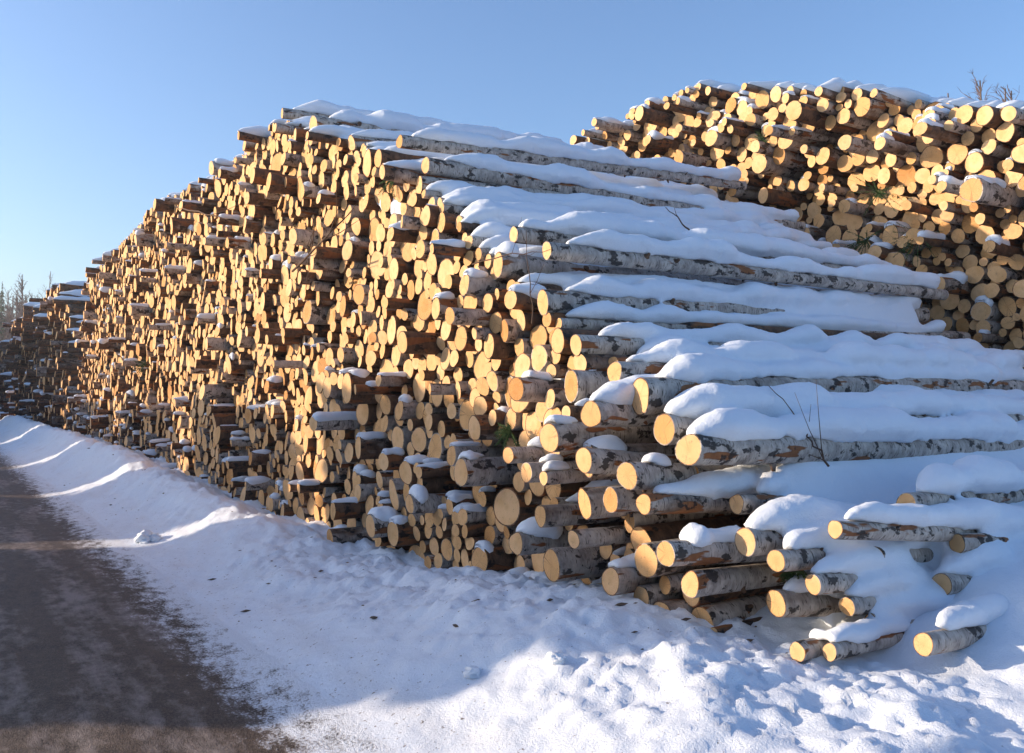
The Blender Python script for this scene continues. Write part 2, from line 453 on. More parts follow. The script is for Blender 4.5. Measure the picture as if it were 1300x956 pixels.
# ================================================================ GROUND
FX = 4.0            # the plane of the sawn ends of the front pile
def ground(x, y):
    x = np.asarray(x, float); y = np.asarray(y, float)
    z = np.full(np.broadcast(x, y).shape, -.15)
    near = np.exp(-((y - 10) / 60.) ** 2)
    # ploughed bank beside the road
    crest = .30 + .16 * fbm(y * .45, x * .25 + 7, 3)
    base = np.interp(y, [2, 3.3, 4.2, 5.5, 7.5, 12, 17, 20, 40], [.20, .22, .30, .30, .10, .10, .24, .34, .40])
    edge = 1.55 + .25 * fbm(y * .35, 3.1, 2)
    up_ = sst(x, edge, 3.45 + .3 * fbm(y * .6, 11.5, 2))
    z = z + (base + .15) * up_
    z = z + crest * .72 * np.exp(-((x - 3.15) / .38) ** 2) * sst(y, 6.5, 14)
    lump = fbm(x * 2.6, y * 2.2, 4)
    calm = 1 - .75 * sst(x, 4.0, 5.0) * (1 - sst(y, 4, 6))
    z = z + calm * (up_ * lump * .10 + sst(x, 2.2, 3.4) * (np.abs(fbm(x * 5.5 + 3, y * 5 + 1, 3)) * .06 + np.abs(fbm(x * 11 + 3, y * 10 + 1, 3)) * .06))
    z = z + .02 * fbm(x * 3, y * 1.1, 3)
    z = z + calm * sst(x, 2.0, 2.9) * .06 * np.abs(fbm(x * 13, y * 12, 3)) * sst(fbm(x * 1.1, y * .9 + 5, 2), -.3, .4)
    # beside and behind the pile
    toe = sst(x, 4.25, 6.0) * (1 - sst(y, 3.6, 6))
    z = z + toe * (.52 + .12 * fbm(x * 1.1, y * 1.3 + 4, 3))
    z = z + sst(x, 8, 11) * .5
    # ruts of the road
    z = z - .02 * np.exp(-((x - .1) / .3) ** 2) - .02 * np.exp(-((x + 1.7) / .3) ** 2)
    lft = 1 - sst(x, -5.4, -4.0)
    z = z + lft * (.25 + .1 * fbm(x * .8, y * .8, 3))
    return z
def lines(seg):
    out = []
    for a, b, st in seg: out += list(np.arange(a, b, st))
    return np.array(out)
def geo(a, b, k):
    out = [a]; st = abs(k)
    while (out[-1] < b if b > a else out[-1] > b):
        out.append(out[-1] + (st if b > a else -st)); st *= 1.35
    return out
gx = np.array(sorted(set(np.round(list(geo(-6, -2500, .5)) + list(np.arange(-6, 1.0, .16)) + list(np.arange(1.0, 4.9, .035)) + list(np.arange(4.9, 9, .07)) + list(np.arange(9, 16, .5)) + list(geo(16, 2500, .7)), 4))))
gy = np.array(sorted(set(np.round(list(geo(1.0, -2500, .3)) + list(np.arange(1.0, 9, .035)) + list(np.arange(9, 18, .06)) + list(np.arange(18, 34, .13)) + list(np.arange(34, 80, .6)) + list(geo(80, 2500, 1.0)), 4))))
GXX, GYY = np.meshgrid(gx, gy, indexing='ij')
GZ = ground(GXX, GYY)
def grid_faces(a, b):
    i, j = np.meshgrid(np.arange(a - 1), np.arange(b - 1), indexing='ij')
    k = i * b + j
    return np.stack([k, k + b, k + b + 1, k + 1], -1).reshape(-1, 4)
me = build_mesh('ground', np.stack([GXX, GYY, GZ], -1).reshape(-1, 3), grid_faces(len(gx), len(gy)), [], [GSNOW])
tag(link('ground', me), kind='structure', label='ploughed snow covering the ground beside the road')
rx = np.arange(-4.4, 2.45, .07); ry = np.array(sorted(list(np.arange(.6, 30, .12)) + list(geo(30, 900, .6)) + list(geo(.5, -60, .5))))
RX, RY = np.meshgrid(rx, ry, indexing='ij')
RZ = ground(RX, RY) + .008 - .02 * sst(RX, 1.75, 2.3)
me = build_mesh('road', np.stack([RX, RY, RZ], -1).reshape(-1, 3), grid_faces(len(rx), len(ry)), [], [ROAD])
tag(link('road', me), kind='structure', label='brown gravel forest road with packed snow in its tracks')

# ================================================================ FRONT PILE
prof = interp([(2.8, .30), (3.3, .72), (4.24, 1.40), (5.0, 1.85), (5.43, 2.1), (6.6, 2.85), (7.55, 3.55), (8.3, 4.0), (9, 4.32), (10, 4.75), (11.2, 5.12), (12.3, 5.55), (14, 5.6), (16, 5.66), (21, 5.72), (26, 5.6), (30, 5.45), (32.5, 5.2), (34, 4.4)])
fl = lambda y: float(np.interp(y, [2, 4, 5.5, 7.5, 12, 17, 20, 40], [.05, .20, .16, -.04, -.05, .05, .1, .2]))
# logs on the sloping end, each read from the photograph: left end, right end (None: hidden), thickness in pixels, plane of the sawn end
HAND = [
 (358, 144, 668, 173, 14, 4.0), (398, 160, 705, 195, 26, 4.0), (446, 182, 760, 212, 20, 4.05), (507, 180, 915, 240, 18, 4.0),
 (540, 210, None, 0, 22, 4.05), (532, 236, 955, 268, 26, 4.0), (547, 262, 985, 294, 24, 4.0), (583, 283, 1000, 306, 20, 4.05),
 (652, 298, 1142, 352, 22, 4.1), (694, 318, None, 0, 24, 4.2), (632, 336, 1145, 388, 34, 3.95), (689, 384, 1166, 400, 34, 4.0),
 (709, 412, 1205, 428, 18, 4.05), (731, 438, 1255, 462, 28, 4.0), (780, 473, 1300, 478, 30, 4.0), (812, 503, 1310, 495, 50, 3.95),
 (843, 545, None, 0, 42, 3.95), (866, 545, 1300, 530, 26, 4.1), (874, 571, 1180, 556, 42, 3.9), (796, 604, 1080, 590, 36, 3.62),
 (880, 603, 1060, 600, 24, 4.2), (817, 640, 1020, 632, 28, 3.66), (741, 584, 880, 585, 34, 3.6), (697, 556, None, 0, 40, 3.55),
 (750, 526, None, 0, 36, 3.66), (655, 494, None, 0, 32, 3.72), (725, 490, None, 0, 42, 3.9), (935, 640, 1330, 612, 26, 4.2),
 (946, 688, 1300, 655, 38, 4.0), (845, 703, 990, 688, 34, 3.58), (985, 712, 1290, 690, 30, 4.0), (876, 742, 1000, 730, 34, 3.75),
 (1032, 742, 1290, 735, 28, 4.15), (985, 766, 1075, 764, 36, 4.1), (1012, 828, 1120, 822, 26, 3.95), (1053, 828, 1150, 812, 24, 4.05),
 (1172, 818, 1350, 812, 30, 4.4), (820, 712, None, 0, 46, 3.85), (742, 640, None, 0, 40, 3.68), (645, 578, None, 0, 22, 3.6), (668, 600, None, 0, 26, 3.62), (690, 607, None, 0, 20, 3.58), (686, 655, None, 0, 30, 3.66), (728, 685, None, 0, 24, 3.62), (655, 690, None, 0, 28, 3.7), (775, 635, None, 0, 34, 3.64), (700, 718, None, 0, 44, 3.72), (775, 738, None, 0, 38, 3.72), (585, 600, None, 0, 40, 3.7), (520, 640, None, 0, 26, 3.65), (470, 668, None, 0, 30, 3.6),
 (1060, 672, 1300, 662, 24, 4.3), (1105, 792, 1330, 780, 26, 4.55), (1195, 742, 1340, 732, 30, 5.1), (1110, 706, 1330, 692, 26, 4.7), (1245, 782, 1400, 772, 26, 5.2), (1215, 690, 1380, 676, 26, 5.3), (1075, 770, 1300, 762, 26, 4.4), (1150, 640, 1380, 622, 28, 5.0),
]
rngA = random.Random(3)
hand_logs = []
for (x1, y1, x2, y2, px, X0) in HAND:
    if not px: continue
    p = at_x(x1, y1, X0); d = proj(p)[2]
    r = px / FPX * d / 2 * .97
    L = rngA.uniform(5.2, 5.7)
    g = Log(p[1], p[2], r, X0, L, rngA, True)
    if x2:
        q = ray(x2, y2); Lx = None
        # the far end lies on the ray, about L away from the near end
        A = q @ q; v = np.array([0, 0, CAMZ]) - p; B_ = q @ v; Cc = v @ v - 5.5 ** 2
        D = B_ * B_ - A * Cc
        if D > 0:
            t = (-B_ + math.sqrt(D)) / A; e = np.array([0, 0, CAMZ]) + q * t
        else:
            t = -B_ / A; e = np.array([0, 0, CAMZ]) + q * t
        Lx = min(6.0, max(3.2, e[0] - p[0]))
        g.L = Lx; g.dy = max(-.06, min(.06, (e[1] - p[1]) / Lx)); g.dz = max(-.07, min(.05, (e[2] - p[2]) / Lx))
    else: g.dz = -.01
    g.tint = rngA.uniform(.0, .38); g.taper = rngA.uniform(.78, .92); g.e2 *= .7; g.by *= 1.6
    hand_logs.append(g)
packA = Pack(2.8, 33.6, fl, prof, random.Random(7), rad_mix(.045, .084, .16))
def bunches(seed, y0, y1, z0, z1, size, amp):
    rg = random.Random(seed); n = int((y1 - y0) * (z1 - z0) / size ** 2)
    P = np.array([(rg.uniform(y0, y1), rg.uniform(z0, z1), rg.gauss(0, amp), rg.gauss(0, .03)) for _ in range(n)])
    def f(y, z):
        k = np.argmin((P[:, 0] - y) ** 2 + 1.4 * (P[:, 1] - z) ** 2)
        return P[k, 2] + P[k, 3] * (z - P[k, 1]) * 3
    return f
bunchA = bunches(1, 2, 34, 0, 6, .85, .075)
bunchB = bunches(2, 2, 17, 0, 7, .95, .17)
bunchF = bunches(3, 34, 85, 0, 7, 1.2, .2)
def face_x(y, z):
    return FX + bunchA(y, z) + .16 * float(fbm(y * .55 + 3, z * .8, 3)) + .18 * float(sst(y, 14, 30)) * 0
logsA = []
for (y, z, r) in packA.c:
    if any((y - h.y) ** 2 + (z - h.z) ** 2 < (.86 * (r + h.r)) ** 2 for h in hand_logs): continue
    x0 = face_x(y, z) + rngA.gauss(0, .04)
    if rngA.random() < .05: x0 -= rngA.uniform(.10, .40) * (1.0 if y > 6 else .6)
    elif rngA.random() < .08: x0 += rngA.uniform(.1, .6)
    logsA.append(Log(y, z, r * 1.02, x0, rngA.uniform(5.2, 5.8), rngA))
logsA += hand_logs
def relate(logs):
    """find for every log how far its end stands free of the logs above it, and whether its whole back is free"""
    Y = np.array([g.y for g in logs]); Z = np.array([g.z for g in logs]); Rr = np.array([g.r for g in logs]); X = np.array([g.x0 for g in logs])
    for g in logs:
        m = (np.abs(Y - g.y) < (Rr + g.r) * .62) & (Z > g.z + .02) & (Z < g.z + .9)
        if not m.any(): g.full = True; g.snow = 9; continue
        m1 = m & (Z < g.z + (Rr + g.r) * 1.9 + .12)
        xa = X[m1].min() if m1.any() else X[m].min()
        g.snow = xa - g.x0
relate(logsA)

# ================================================================ REAR PILE
BX = 10.6
profB = interp([(0, 4.2), (5.6, 4.98), (6.5, 5.35), (7.7, 5.85), (9, 6.25), (10, 6.6), (10.8, 6.88), (12.2, 6.85), (12.7, 6.7), (13.5, 6.55), (14.4, 6.4), (16.8, 6.3)])
packB = Pack(2.6, 16.6, lambda y: .9, profB, random.Random(21), rad_mix(.045, .088, .142))
rngB = random.Random(9)
logsB = []
for (y, z, r) in packB.c:
    x0 = BX + .3 * float(fbm(y * .5 + 40, z * .7, 3)) + bunchB(y, z) + rngB.gauss(0, .09)
    if rngB.random() < .16: x0 -= rngB.uniform(.15, .6)
    elif rngB.random() < .12: x0 += rngB.uniform(.15, .7)
    g = Log(y, z, r * 1.02, x0, rngB.uniform(4.6, 5.6), rngB); g.dz = rngB.gauss(-.008, .012)
    logsB.append(g)
relate(logsB)
# ================================================================ PILES FARTHER ALONG THE ROAD
far = []
for (ya, yb, pts, xo, sd) in ((34.6, 44.5, [(34, 5.5), (35.5, 5.85), (42, 5.9), (45, 5.2)], 3.9, 31), (45.6, 58, [(45, 5.2), (47.5, 6.0), (53, 5.9), (58, 5.0)], 3.8, 32),
                              (59.5, 84, [(59, 4.3), (62, 5.0), (72, 5.0), (84, 4.6)], 3.6, 33)):
    pk = Pack(ya, yb, lambda y: .2, interp(pts), random.Random(sd), rad_mix(.08, .125, .2), stop=120)
    rg = random.Random(sd + 5); L = []
    for (y, z, r) in pk.c:
        x0 = xo + bunchF(y, z) + rg.gauss(0, .07)
        if rg.random() < .12: x0 -= rg.uniform(.1, .6)
        g = Log(y, z, r * 1.02, x0, 5.3, rg); g.tint = rg.uniform(.45, 1); L.append(g)
    relate(L); far.append(L)

# ---------------------------------------------------------------- which 300 logs show largest
def seen(g, back=False):
    u, v, d = proj((g.x0, g.y, g.z))
    if u < -5 or u > 1315 or v > 960: return 0
    if back:
        # hidden behind the sloping end of the front pile?
        lim = np.interp(u, [740, 800, 915, 985, 1145, 1205, 1300], [185, 196, 238, 292, 385, 425, 470])
        if v > lim + 4: return 0
    s_ = g.r / d * FPX
    if g.full and not back: s_ *= 2.2
    if g.hero: s_ += 100
    return s_
allc = [(seen(g), 0, i, g) for i, g in enumerate(logsA)] + [(seen(g, True), 1, i, g) for i, g in enumerate(logsB)]
allc = sorted([c for c in allc if c[0] > 0], key=lambda c: -c[0])[:300]
for c in allc: c[3].pick = True

def cap_len(g, rng):
    """length of the little snow cap on a log end that stands free; 0 for none"""
    if g.full: return 0
    if g.x0 < 9 and g.z > 1.7 and rng.random() < .45: return 0
    if g.y > 34 and rng.random() < .6: return 0
    if g.snow > .16 and rng.random() < .85: return min(g.snow + .03, .9)
    if g.snow > .08 and rng.random() < .5: return g.snow + .02
    if g.snow > .04 and rng.random() < .2: return g.snow + .04
    return 0

# ================================================================ SNOW LYING OVER THE SLOPING END (voxel-merged from pillows and drifts)
def blanket():
    S = Batch()
    org = np.zeros(3)
    top = [g for g in logsA if g.y < 13.2]
    st = .045
    xs = np.arange(3.5, 11.2, st); ys = np.arange(2.0, 13.4, st)
    XX, YY = np.meshgrid(xs, ys, indexing='ij')
    G = ground(XX, YY)
    H = G.copy()
    for g in top:
        if not g.full and g.z < prof(g.y) - .5: continue
        ix = np.where((xs >= g.x0) & (xs <= g.x0 + g.L))[0]
        lx = xs[ix] - g.x0
        u = lx / g.L; f = 4 * u * (1 - u)
        cy = g.y + g.dy * lx + g.by * f; cz = g.z + g.dz * lx + g.bz * f; rr = g.r * (1 + (g.taper - 1) * u)
        j0 = max(0, int((g.y - .6 - ys[0]) / st)); j1 = min(len(ys), int((g.y + .6 - ys[0]) / st) + 2)
        dy = ys[None, j0:j1] - cy[:, None]
        q = rr[:, None] ** 2 - dy ** 2
        zz = np.where(q > 0, cz[:, None] + np.sqrt(np.maximum(q, 0)), -9)
        sub = H[ix[0]:ix[-1] + 1, j0:j1]
        np.maximum(sub, zz, out=sub)
    H0 = np.vectorize(prof)(ys)[None, :] - .22
    H = np.where((XX < 9.4) & (YY > 3.3), np.maximum(H, H0), H)
    def blur(A, sx, sy):
        for ax, sg in ((0, sx), (1, sy)):
            k = int(3 * sg / st) + 1; t = np.arange(-k, k + 1) * st; wgt = np.exp(-t * t / (2 * sg * sg)); wgt /= wgt.sum()
            P = np.pad(A, [(k, k) if a == ax else (0, 0) for a in (0, 1)], mode='edge')
            A = sum(wgt[i] * (P[i:i + A.shape[0]] if ax == 0 else P[:, i:i + A.shape[1]]) for i in range(2 * k + 1))
        return A
    B1 = blur(H, .30, .06)
    B2 = blur(H, .5, .26)
    low = (1 - sst(YY, 3.2, 5.2)) * sst(XX, 4.9, 6.6)
    right = sst(XX, 5.2, 8.0)
    n1 = fbm(XX * .9 + 5, YY * 1.8, 3); n2 = fbm(XX * 2.5, YY * 3 + 8, 3)
    S_ = B1 - .085 - .035 * sst(YY, 5, 6) + .035 * n1 + .02 * n2
    S_ = S_ + .05 * right * (1 + n1)
    k = np.clip(low, 0, 1)
    S2 = B2 + .02 + .06 * sst(XX, 4.9, 6.2) + .06 * n1 + .02 * n2
    S_ = S_ * (1 - k) + np.maximum(S2, S_) * k
    # the drift thins out towards the sawn ends
    edge = sst(XX, 4.02, 4.5 + .6 * (1 - sst(YY, 4.8, 6.2)))
    S_ = S_ - (1 - edge) * .35
    # and towards the far end of the logs
    S_ = S_ - sst(XX, 9.0, 9.6) * (1 - low) * 3
    S_ = np.maximum(S_, G - .3)
    m = (XX > 4.12 + .10 * n2) & (XX < 9.6)
    m &= ~((YY < 3.9) & (XX < 4.45)) & ~((YY < 3.55) & (XX < 5.3)) & ~((YY < 5.6) & (XX < 4.55 + .25 * n2))
    a, b = XX.shape
    V1 = np.stack([XX, YY, S_], -1).reshape(-1, 3); V2 = np.stack([XX, YY, S_ - .16], -1).reshape(-1, 3)
    sel = m
    F = grid_faces(a, b)
    keep = sel.reshape(-1)[F].all(1)
    F = F[keep]
    # boundary walls
    e = np.concatenate([F[:, [0, 1]], F[:, [1, 2]], F[:, [2, 3]], F[:, [3, 0]]])
    key = e[:, 0].astype(np.int64) * (a * b) + e[:, 1]; rk = e[:, 1].astype(np.int64) * (a * b) + e[:, 0]
    bd = e[~np.isin(key, rk)]
    N = a * b
    W = np.stack([bd[:, 1], bd[:, 0], bd[:, 0] + N, bd[:, 1] + N], -1)
    allF = np.concatenate([F, F[:, ::-1] + N, W]); Vv = np.concatenate([V1, V2])
    used = np.unique(allF); mp = -np.ones(len(Vv), int); mp[used] = np.arange(len(used))
    S.add(Vv[used], mp[allF])
    rg = random.Random(4)
    for g in top:
        if not (g.full or g.hero): continue
        if g.y > 13.0: continue
        over = g.snow if not g.full else 9
        if g.hero and g.y < 4.3 and g.x0 >= 4.1: over = 9
        if over < .05: continue
        x1 = g.L if over > 5 else min(g.L, over + .03)
        if g.hero and g.y < 7.5 and over < 5 : x1 = over + .05
        big = g.full or over > 5
        if x1 < .12: continue
        g.cap(S, org, x1 - (.0 if big else 0), thick=(rg.uniform(.10, .15) + (.03 if g.y < 4.5 else 0) if big else .07), wide=rg.uniform(.75, 1.1), back=1.25, x0=.004 if rg.random() < .5 else .06 + rg.random() * .2,
              nr=max(8, int(x1 / .09)), ns=11)
    me = S.mesh('snow_cover', [SNOW])
    o = link('snow_cover', me)
    md = o.modifiers.new('r', 'REMESH'); md.mode = 'VOXEL'; md.voxel_size = .024; md.use_smooth_shade = True
    m2 = o.modifiers.new('s', 'SMOOTH'); m2.factor = .6; m2.iterations = 3
    dg = bpy.context.evaluated_depsgraph_get()
    ev = o.evaluated_get(dg)
    nm = bpy.data.meshes.new_from_object(ev)
    o.modifiers.clear(); o.data = nm; nm.name = 'snow_cover'
    nm.materials.clear(); nm.materials.append(SNOW)
    nm.polygons.foreach_set('use_smooth', np.ones(len(nm.polygons), bool)); nm.polygons.foreach_set('material_index', np.zeros(len(nm.polygons), np.int32))
    # small crumbs and dimples of settled snow
    co = np.zeros(len(nm.vertices) * 3, np.float32); nm.vertices.foreach_get('co', co); co = co.reshape(-1, 3)
    co[:, 2] += (.008 * fbm(co[:, 0] * 24, co[:, 1] * 28 + co[:, 2] * 9, 2) + .014 * fbm(co[:, 0] * 7, co[:, 1] * 9, 3) + .02 * fbm(co[:, 0] * 2, co[:, 1] * 4 + 3, 2))
    nm.vertices.foreach_set('co', co.ravel()); nm.update()
    tag(o, 'thick soft snow lying over the logs on the sloping end of the front pile', 'snow', kind='stuff')
blanket()

# ================================================================ BUILD THE LOGS
def size_word(r):
    return 'thick' if r > .135 else 'slim' if r < .08 else 'middling'
ONES = 'zero one two three four five six seven eight nine ten eleven twelve thirteen fourteen fifteen sixteen seventeen eighteen nineteen'.split()
TENS = 'x x twenty thirty forty fifty sixty seventy eighty ninety'.split()
def word(n):
    n = min(99, max(0, int(n)))
    if n < 20: return ONES[n]
    return TENS[n // 10] + ('-' + ONES[n % 10] if n % 10 else '')
used = {}
def log_label(g, pile, capped):
    u, v, d = proj((g.x0, g.y, g.z))
    bark = 'white-barked' if g.tint < .3 else 'mottled-bark' if g.tint < .52 else 'brown-barked'
    where = 'rear pile' if pile == 1 else 'pile slope' if g.full else 'pile foot' if g.z < 1.0 else 'front pile'
    sn = 'snow-topped' if (capped or g.full) else 'bare'
    head = f"{size_word(g.r)} {sn} {bark} log, {where}, "
    tail = f"sawn end {word(round(u / 13))} percent across, {word(round(v / 9.56))} percent down"
    s_ = head + tail
    if s_ in used: s_ = head + 'twin ' + tail
    if s_ in used: s_ = head + 'third ' + tail
    used[s_] = 1
    return s_
def build_pile(logs, pile, name, label, ns=12):
    B = Batch(); rg = random.Random(77 + pile); z3 = np.zeros(3)
    for g in logs:
        cl = cap_len(g, rg)
        th = rg.uniform(.022, .06)
        if pile and g.full: cl = g.L
        if pile == 0 and g.full and g.y > 12.9: cl = g.L
        if g.pick:
            org = np.array([g.x0, g.y, g.z])
            root = empty('birch_log', tuple(org), log_label(g, pile, (g.snow >= .05 or g.y < 4.3) if g.hero else cl > 0), 'log', 'logs stacked in the front pile' if pile == 0 else 'logs stacked in the rear pile')
            b1 = Batch(); b2 = Batch()
            big = g.r / proj(org)[2] > .02
            g.build(b1, b2, org, 28 if big else 20, True)
            link('bark', b1.mesh('bark', [BARK, WOOD]), root)
            link('cut_end', b2.mesh('cut_end', [WOOD]), root)
            if cl > 0 and not (pile == 0 and g.hero):
                b3 = Batch(); g.cap(b3, org, cl, x0=-.01 if rg.random() < .6 else min(cl * .4, .3) * rg.random(), nr=None if cl < 1.2 else 40, thick=.12 if g.full else th, wide=rg.uniform(.7, 1.1), back=rg.uniform(.8, 1.2), ns=11)
                link('snow_cap', b3.mesh('snow_cap', [SNOW]), root)
        else:
            g.build(B, B, z3, ns)
            if cl > 0: g.cap(B, z3, cl, m=2, x0=-.01 if rg.random() < .6 else min(cl * .4, .3) * rg.random(), nr=None if cl < 1.2 else 20, thick=.12 if g.full else th, wide=rg.uniform(.7, 1.1), back=rg.uniform(.8, 1.2), ns=7)
    o = link(name, B.mesh(name, MATS))
    return tag(o, label, 'logs', kind='stuff')
build_pile(logsA, 0, 'log_pile', 'smaller birch logs packed through the long front pile beside the road', 14)
build_pile(logsB, 1, 'log_pile', 'smaller birch logs packed through the rear pile at the right', 12)
L3 = far[0] + far[1] + far[2]
for g in L3: g.pick = False
build_pile(L3, 2, 'log_pile', 'dark distant log piles along the road at the left edge', 8)

# ================================================================ PILES ACROSS THE ROAD (outside the frame; they shade the road and the foot of the front pile)
def shade_pile(d0, d1, h, sd, low=0):
    """pile whose shadow covers view depths d0..d1"""
    ya = (d0 + 4.8) / .844; yb = (d1 + 3.2) / .844
    if yb - ya < .4: return
    rg = random.Random(sd); B = Batch(); z3 = np.zeros(3)
    pk = Pack(ya, yb, lambda y: 0., lambda y: h + .35 * float(fbm(y * .7 + sd, 2.2, 3)) - low * (1 - float(sst(y, ya + .4, ya + 1.6))) , random.Random(sd), lambda r_: r_.uniform(.11, .19), stop=40, walls=True)
    for (y, z, r) in pk.c:
        g = Log(y, z, r * 1.03, -9.0 + rg.gauss(0, .05), 3.0, rg); g.dy = g.dz = g.by = g.bz = 0
        g.build(B, B, z3, 8)
    o = link('log_pile', B.mesh('log_pile', MATS))
    tag(o, 'low stack of short logs across the road', 'logs', kind='stuff')
shade_pile(-9.0, 3.85, 3.8, 51)
shade_pile(5.1, 11.0, 4.4, 52, .7)
shade_pile(11.35, 16.35, 4.3, 53)
shade_pile(16.65, 22.5, 4.2, 54)
shade_pile(22.9, 32, 4.1, 55)
shade_pile(32.3, 46, 7.2, 56)
shade_pile(46.3, 75, 8.2, 57)

# ================================================================ TREES BEYOND
def tube(B, pts, r0, r1, ns=5):
    pts = [Vector(p) for p in pts]; n = len(pts); V = []
    for i, p in enumerate(pts):
        t = (pts[min(n - 1, i + 1)] - pts[max(0, i - 1)]).normalized()
        a = t.orthogonal().normalized(); b = t.cross(a); r = r0 + (r1 - r0) * i / (n - 1)
        for k in range(ns):
            an = 2 * PI * k / ns; V.append(p + a * math.cos(an) * r + b * math.sin(an) * r)
    B.add(np.array([tuple(v) for v in V]), tube_faces(n, ns)[:, ::-1])
def bare_tree(loc, h, sd, label, group, thick_=1.8):
    rg = random.Random(sd); T = Batch(); K = Batch()
    lean = (rg.uniform(-.04, .04), rg.uniform(-.04, .04))
    P = lambda t: Vector((lean[0] * h * t + .1 * math.sin(t * 5 + sd), lean[1] * h * t, h * t))
    tube(T, [P(t / 7) for t in range(8)], h * .011, h * .002, 6)
    for k in range(int(34)):
        t = rg.uniform(.3, .98); a = rg.uniform(0, 6.28); L = h * (.26 * (1.05 - t) + .03) * rg.uniform(.7, 1.3)
        p = P(t); el = rg.uniform(.75, 1.15)
        q = [p]
        d = Vector((math.cos(a) * math.cos(el), math.sin(a) * math.cos(el), math.sin(el)))
        for i in range(4):
            d = (d + Vector((rg.gauss(0, .12), rg.gauss(0, .12), rg.gauss(0, .08)))).normalized(); q.append(q[-1] + d * L / 4)
        tube(K, q, (h * .0028 * (1.2 - t) + .006) * thick_, .004 * thick_, 4)
        for m in range(7):
            s0 = rg.choice(q[1:]); d2 = (d + Vector((rg.gauss(0, .6), rg.gauss(0, .6), rg.gauss(.1, .4)))).normalized()
            e = s0 + d2 * L * .3
            tube(K, [s0, (s0 + e) / 2 + Vector((rg.gauss(0, .03),) * 3), e + Vector((0, 0, -.02 * L))], .007 * thick_, .004 * thick_, 3)
    r = empty('birch_tree', loc, label, 'tree', group)
    link('trunk', T.mesh('trunk', [FARTRUNK]), r); link('crown', K.mesh('crown', [FARTWIG]), r)
def spruce(loc, h, sd, label):
    rg = random.Random(sd); T = Batch(); K = Batch()
    tube(T, [(0, 0, h * t / 5) for t in range(6)], h * .013, .02, 6)
    for k in range(420):
        t = rg.uniform(.08, .99) ** .85; a = rg.uniform(0, 6.28); L = h * .17 * (1.03 - t) * rg.uniform(.55, 1.15)
        z = h * t; dz = -.35 * L
        c, s_ = math.cos(a), math.sin(a)
        w_ = L * .2 + .06
        p = [(c * L * u, s_ * L * u, z + dz * u * u + (.1 * L * u)) for u in (0, .5, 1)]
        V = [(p[0][0], p[0][1], p[0][2]), (p[1][0] - s_ * w_, p[1][1] + c * w_, p[1][2] - w_ * .5), (p[2][0], p[2][1], p[2][2]), (p[1][0] + s_ * w_, p[1][1] - c * w_, p[1][2] - w_ * .5),
             (p[1][0], p[1][1], p[1][2] + w_ * .25)]
        K.add(np.array(V), None, np.array([(0, 1, 4), (1, 2, 4), (2, 3, 4), (3, 0, 4)]), smooth=False)
    r = empty('spruce_tree', loc, label, 'tree', 'spruces beyond the far piles')
    link('trunk', T.mesh('trunk', [FARTRUNK]), r); link('crown', K.mesh('crown', [NEEDLE]), r)
rt_ = random.Random(88)
for i, (px, py, D) in enumerate([(3, 357, 120), (-14, 368, 125), (34, 376, 150), (-4, 372, 140)]):
    p = at_d(px, py, D); spruce((p[0], p[1], -.1), p[2] + .1, 300 + i, ['tallest dark spruce beyond the far log piles', 'dark spruce at the edge of the wood beyond the far piles', 'dark spruce farthest back in the wood, nearest to the far pile tops', 'lower dark spruce beside the tallest one beyond the far piles'][i])
for i in range(64):
    px = rt_.uniform(-25, 112); D = rt_.uniform(95, 170); py = 378 + rt_.uniform(-10, 16) - (14 if i in (3, 9) else 0)
    if i == 3: px, py = 33, 349
    if i == 9: px, py = 60, 344
    p = at_d(px, py, D)
    bare_tree((p[0], p[1], -.1), p[2] + .1, 400 + i, {3: 'tall leafless birch rising above the wood beyond the far piles, beside the dark spruces', 9: 'tallest leafless birch above the wood, just over the far pile tops'}.get(i, 'leafless birch standing in the brown wood beyond the far log piles'), 'bare trees beyond the far piles', 3.0)
for i, (px, py, D, lab) in enumerate([(1211, 112, 46, 'leafless birch top over the rear pile, nearest to its highest logs'), (1246, 100, 48, 'tallest leafless birch top showing over the rear pile'),
                                      (1266, 116, 52, 'leafless birch top just beside the tallest one over the rear pile'), (1286, 119, 47, 'leafless birch top over the lowest end of the rear pile')]):
    p = at_d(px, py, D)
    bare_tree((p[0], p[1], -.1), p[2] + .1, 500 + i, lab, 'bare trees over the rear pile')

# ================================================================ TWIGS, SPRIGS, LUMPS
def twig(pts, r, name, label, sd, forks=4, fl_=.25):
    rg = random.Random(sd); B = Batch(); o = np.array(pts[0])
    Q = []
    for a, b in zip(pts[:-1], pts[1:]):
        for k in range(4):
            Q.append(np.array(a) + (np.array(b) - np.array(a)) * k / 4 + np.array([rg.gauss(0, .008) for _ in range(3)]))
    Q.append(np.array(pts[-1])); Q = [q - o for q in Q]
    tube(B, Q, r, r * .3, 6)
    for k in range(forks):
        i = rg.randrange(1, len(Q) - 1); d = Q[i + 1] - Q[i - 1]; d = d / (np.linalg.norm(d) + 1e-6)
        d = d + np.array([rg.gauss(0, .5) for _ in range(3)]); L = fl_ * rg.uniform(.4, 1)
        tube(B, [Q[i], Q[i] + d * L * .5, Q[i] + d * L + np.array([0, 0, .04])], r * .45, r * .15, 5)
    ob = link(name, B.mesh(name, [TWIG]), None, tuple(o)); tag(ob, label, 'twig' if name == 'twig' else 'branch')
T = lambda *a: tuple(at_x(*a))
twig([T(882, 300, 6.6), T(866, 283, 6.5), T(845, 263, 6.4)], .012, 'twig', 'bare twig sticking up from the snow on the upper slope', 1, 2, .1)
twig([T(1052, 592, 4.9), T(1030, 560, 4.9), T(1012, 530, 4.9), T(976, 490, 4.9)], .008, 'branch', 'forked bare branch leaning over the thick white log on the slope', 15, 4, .3)
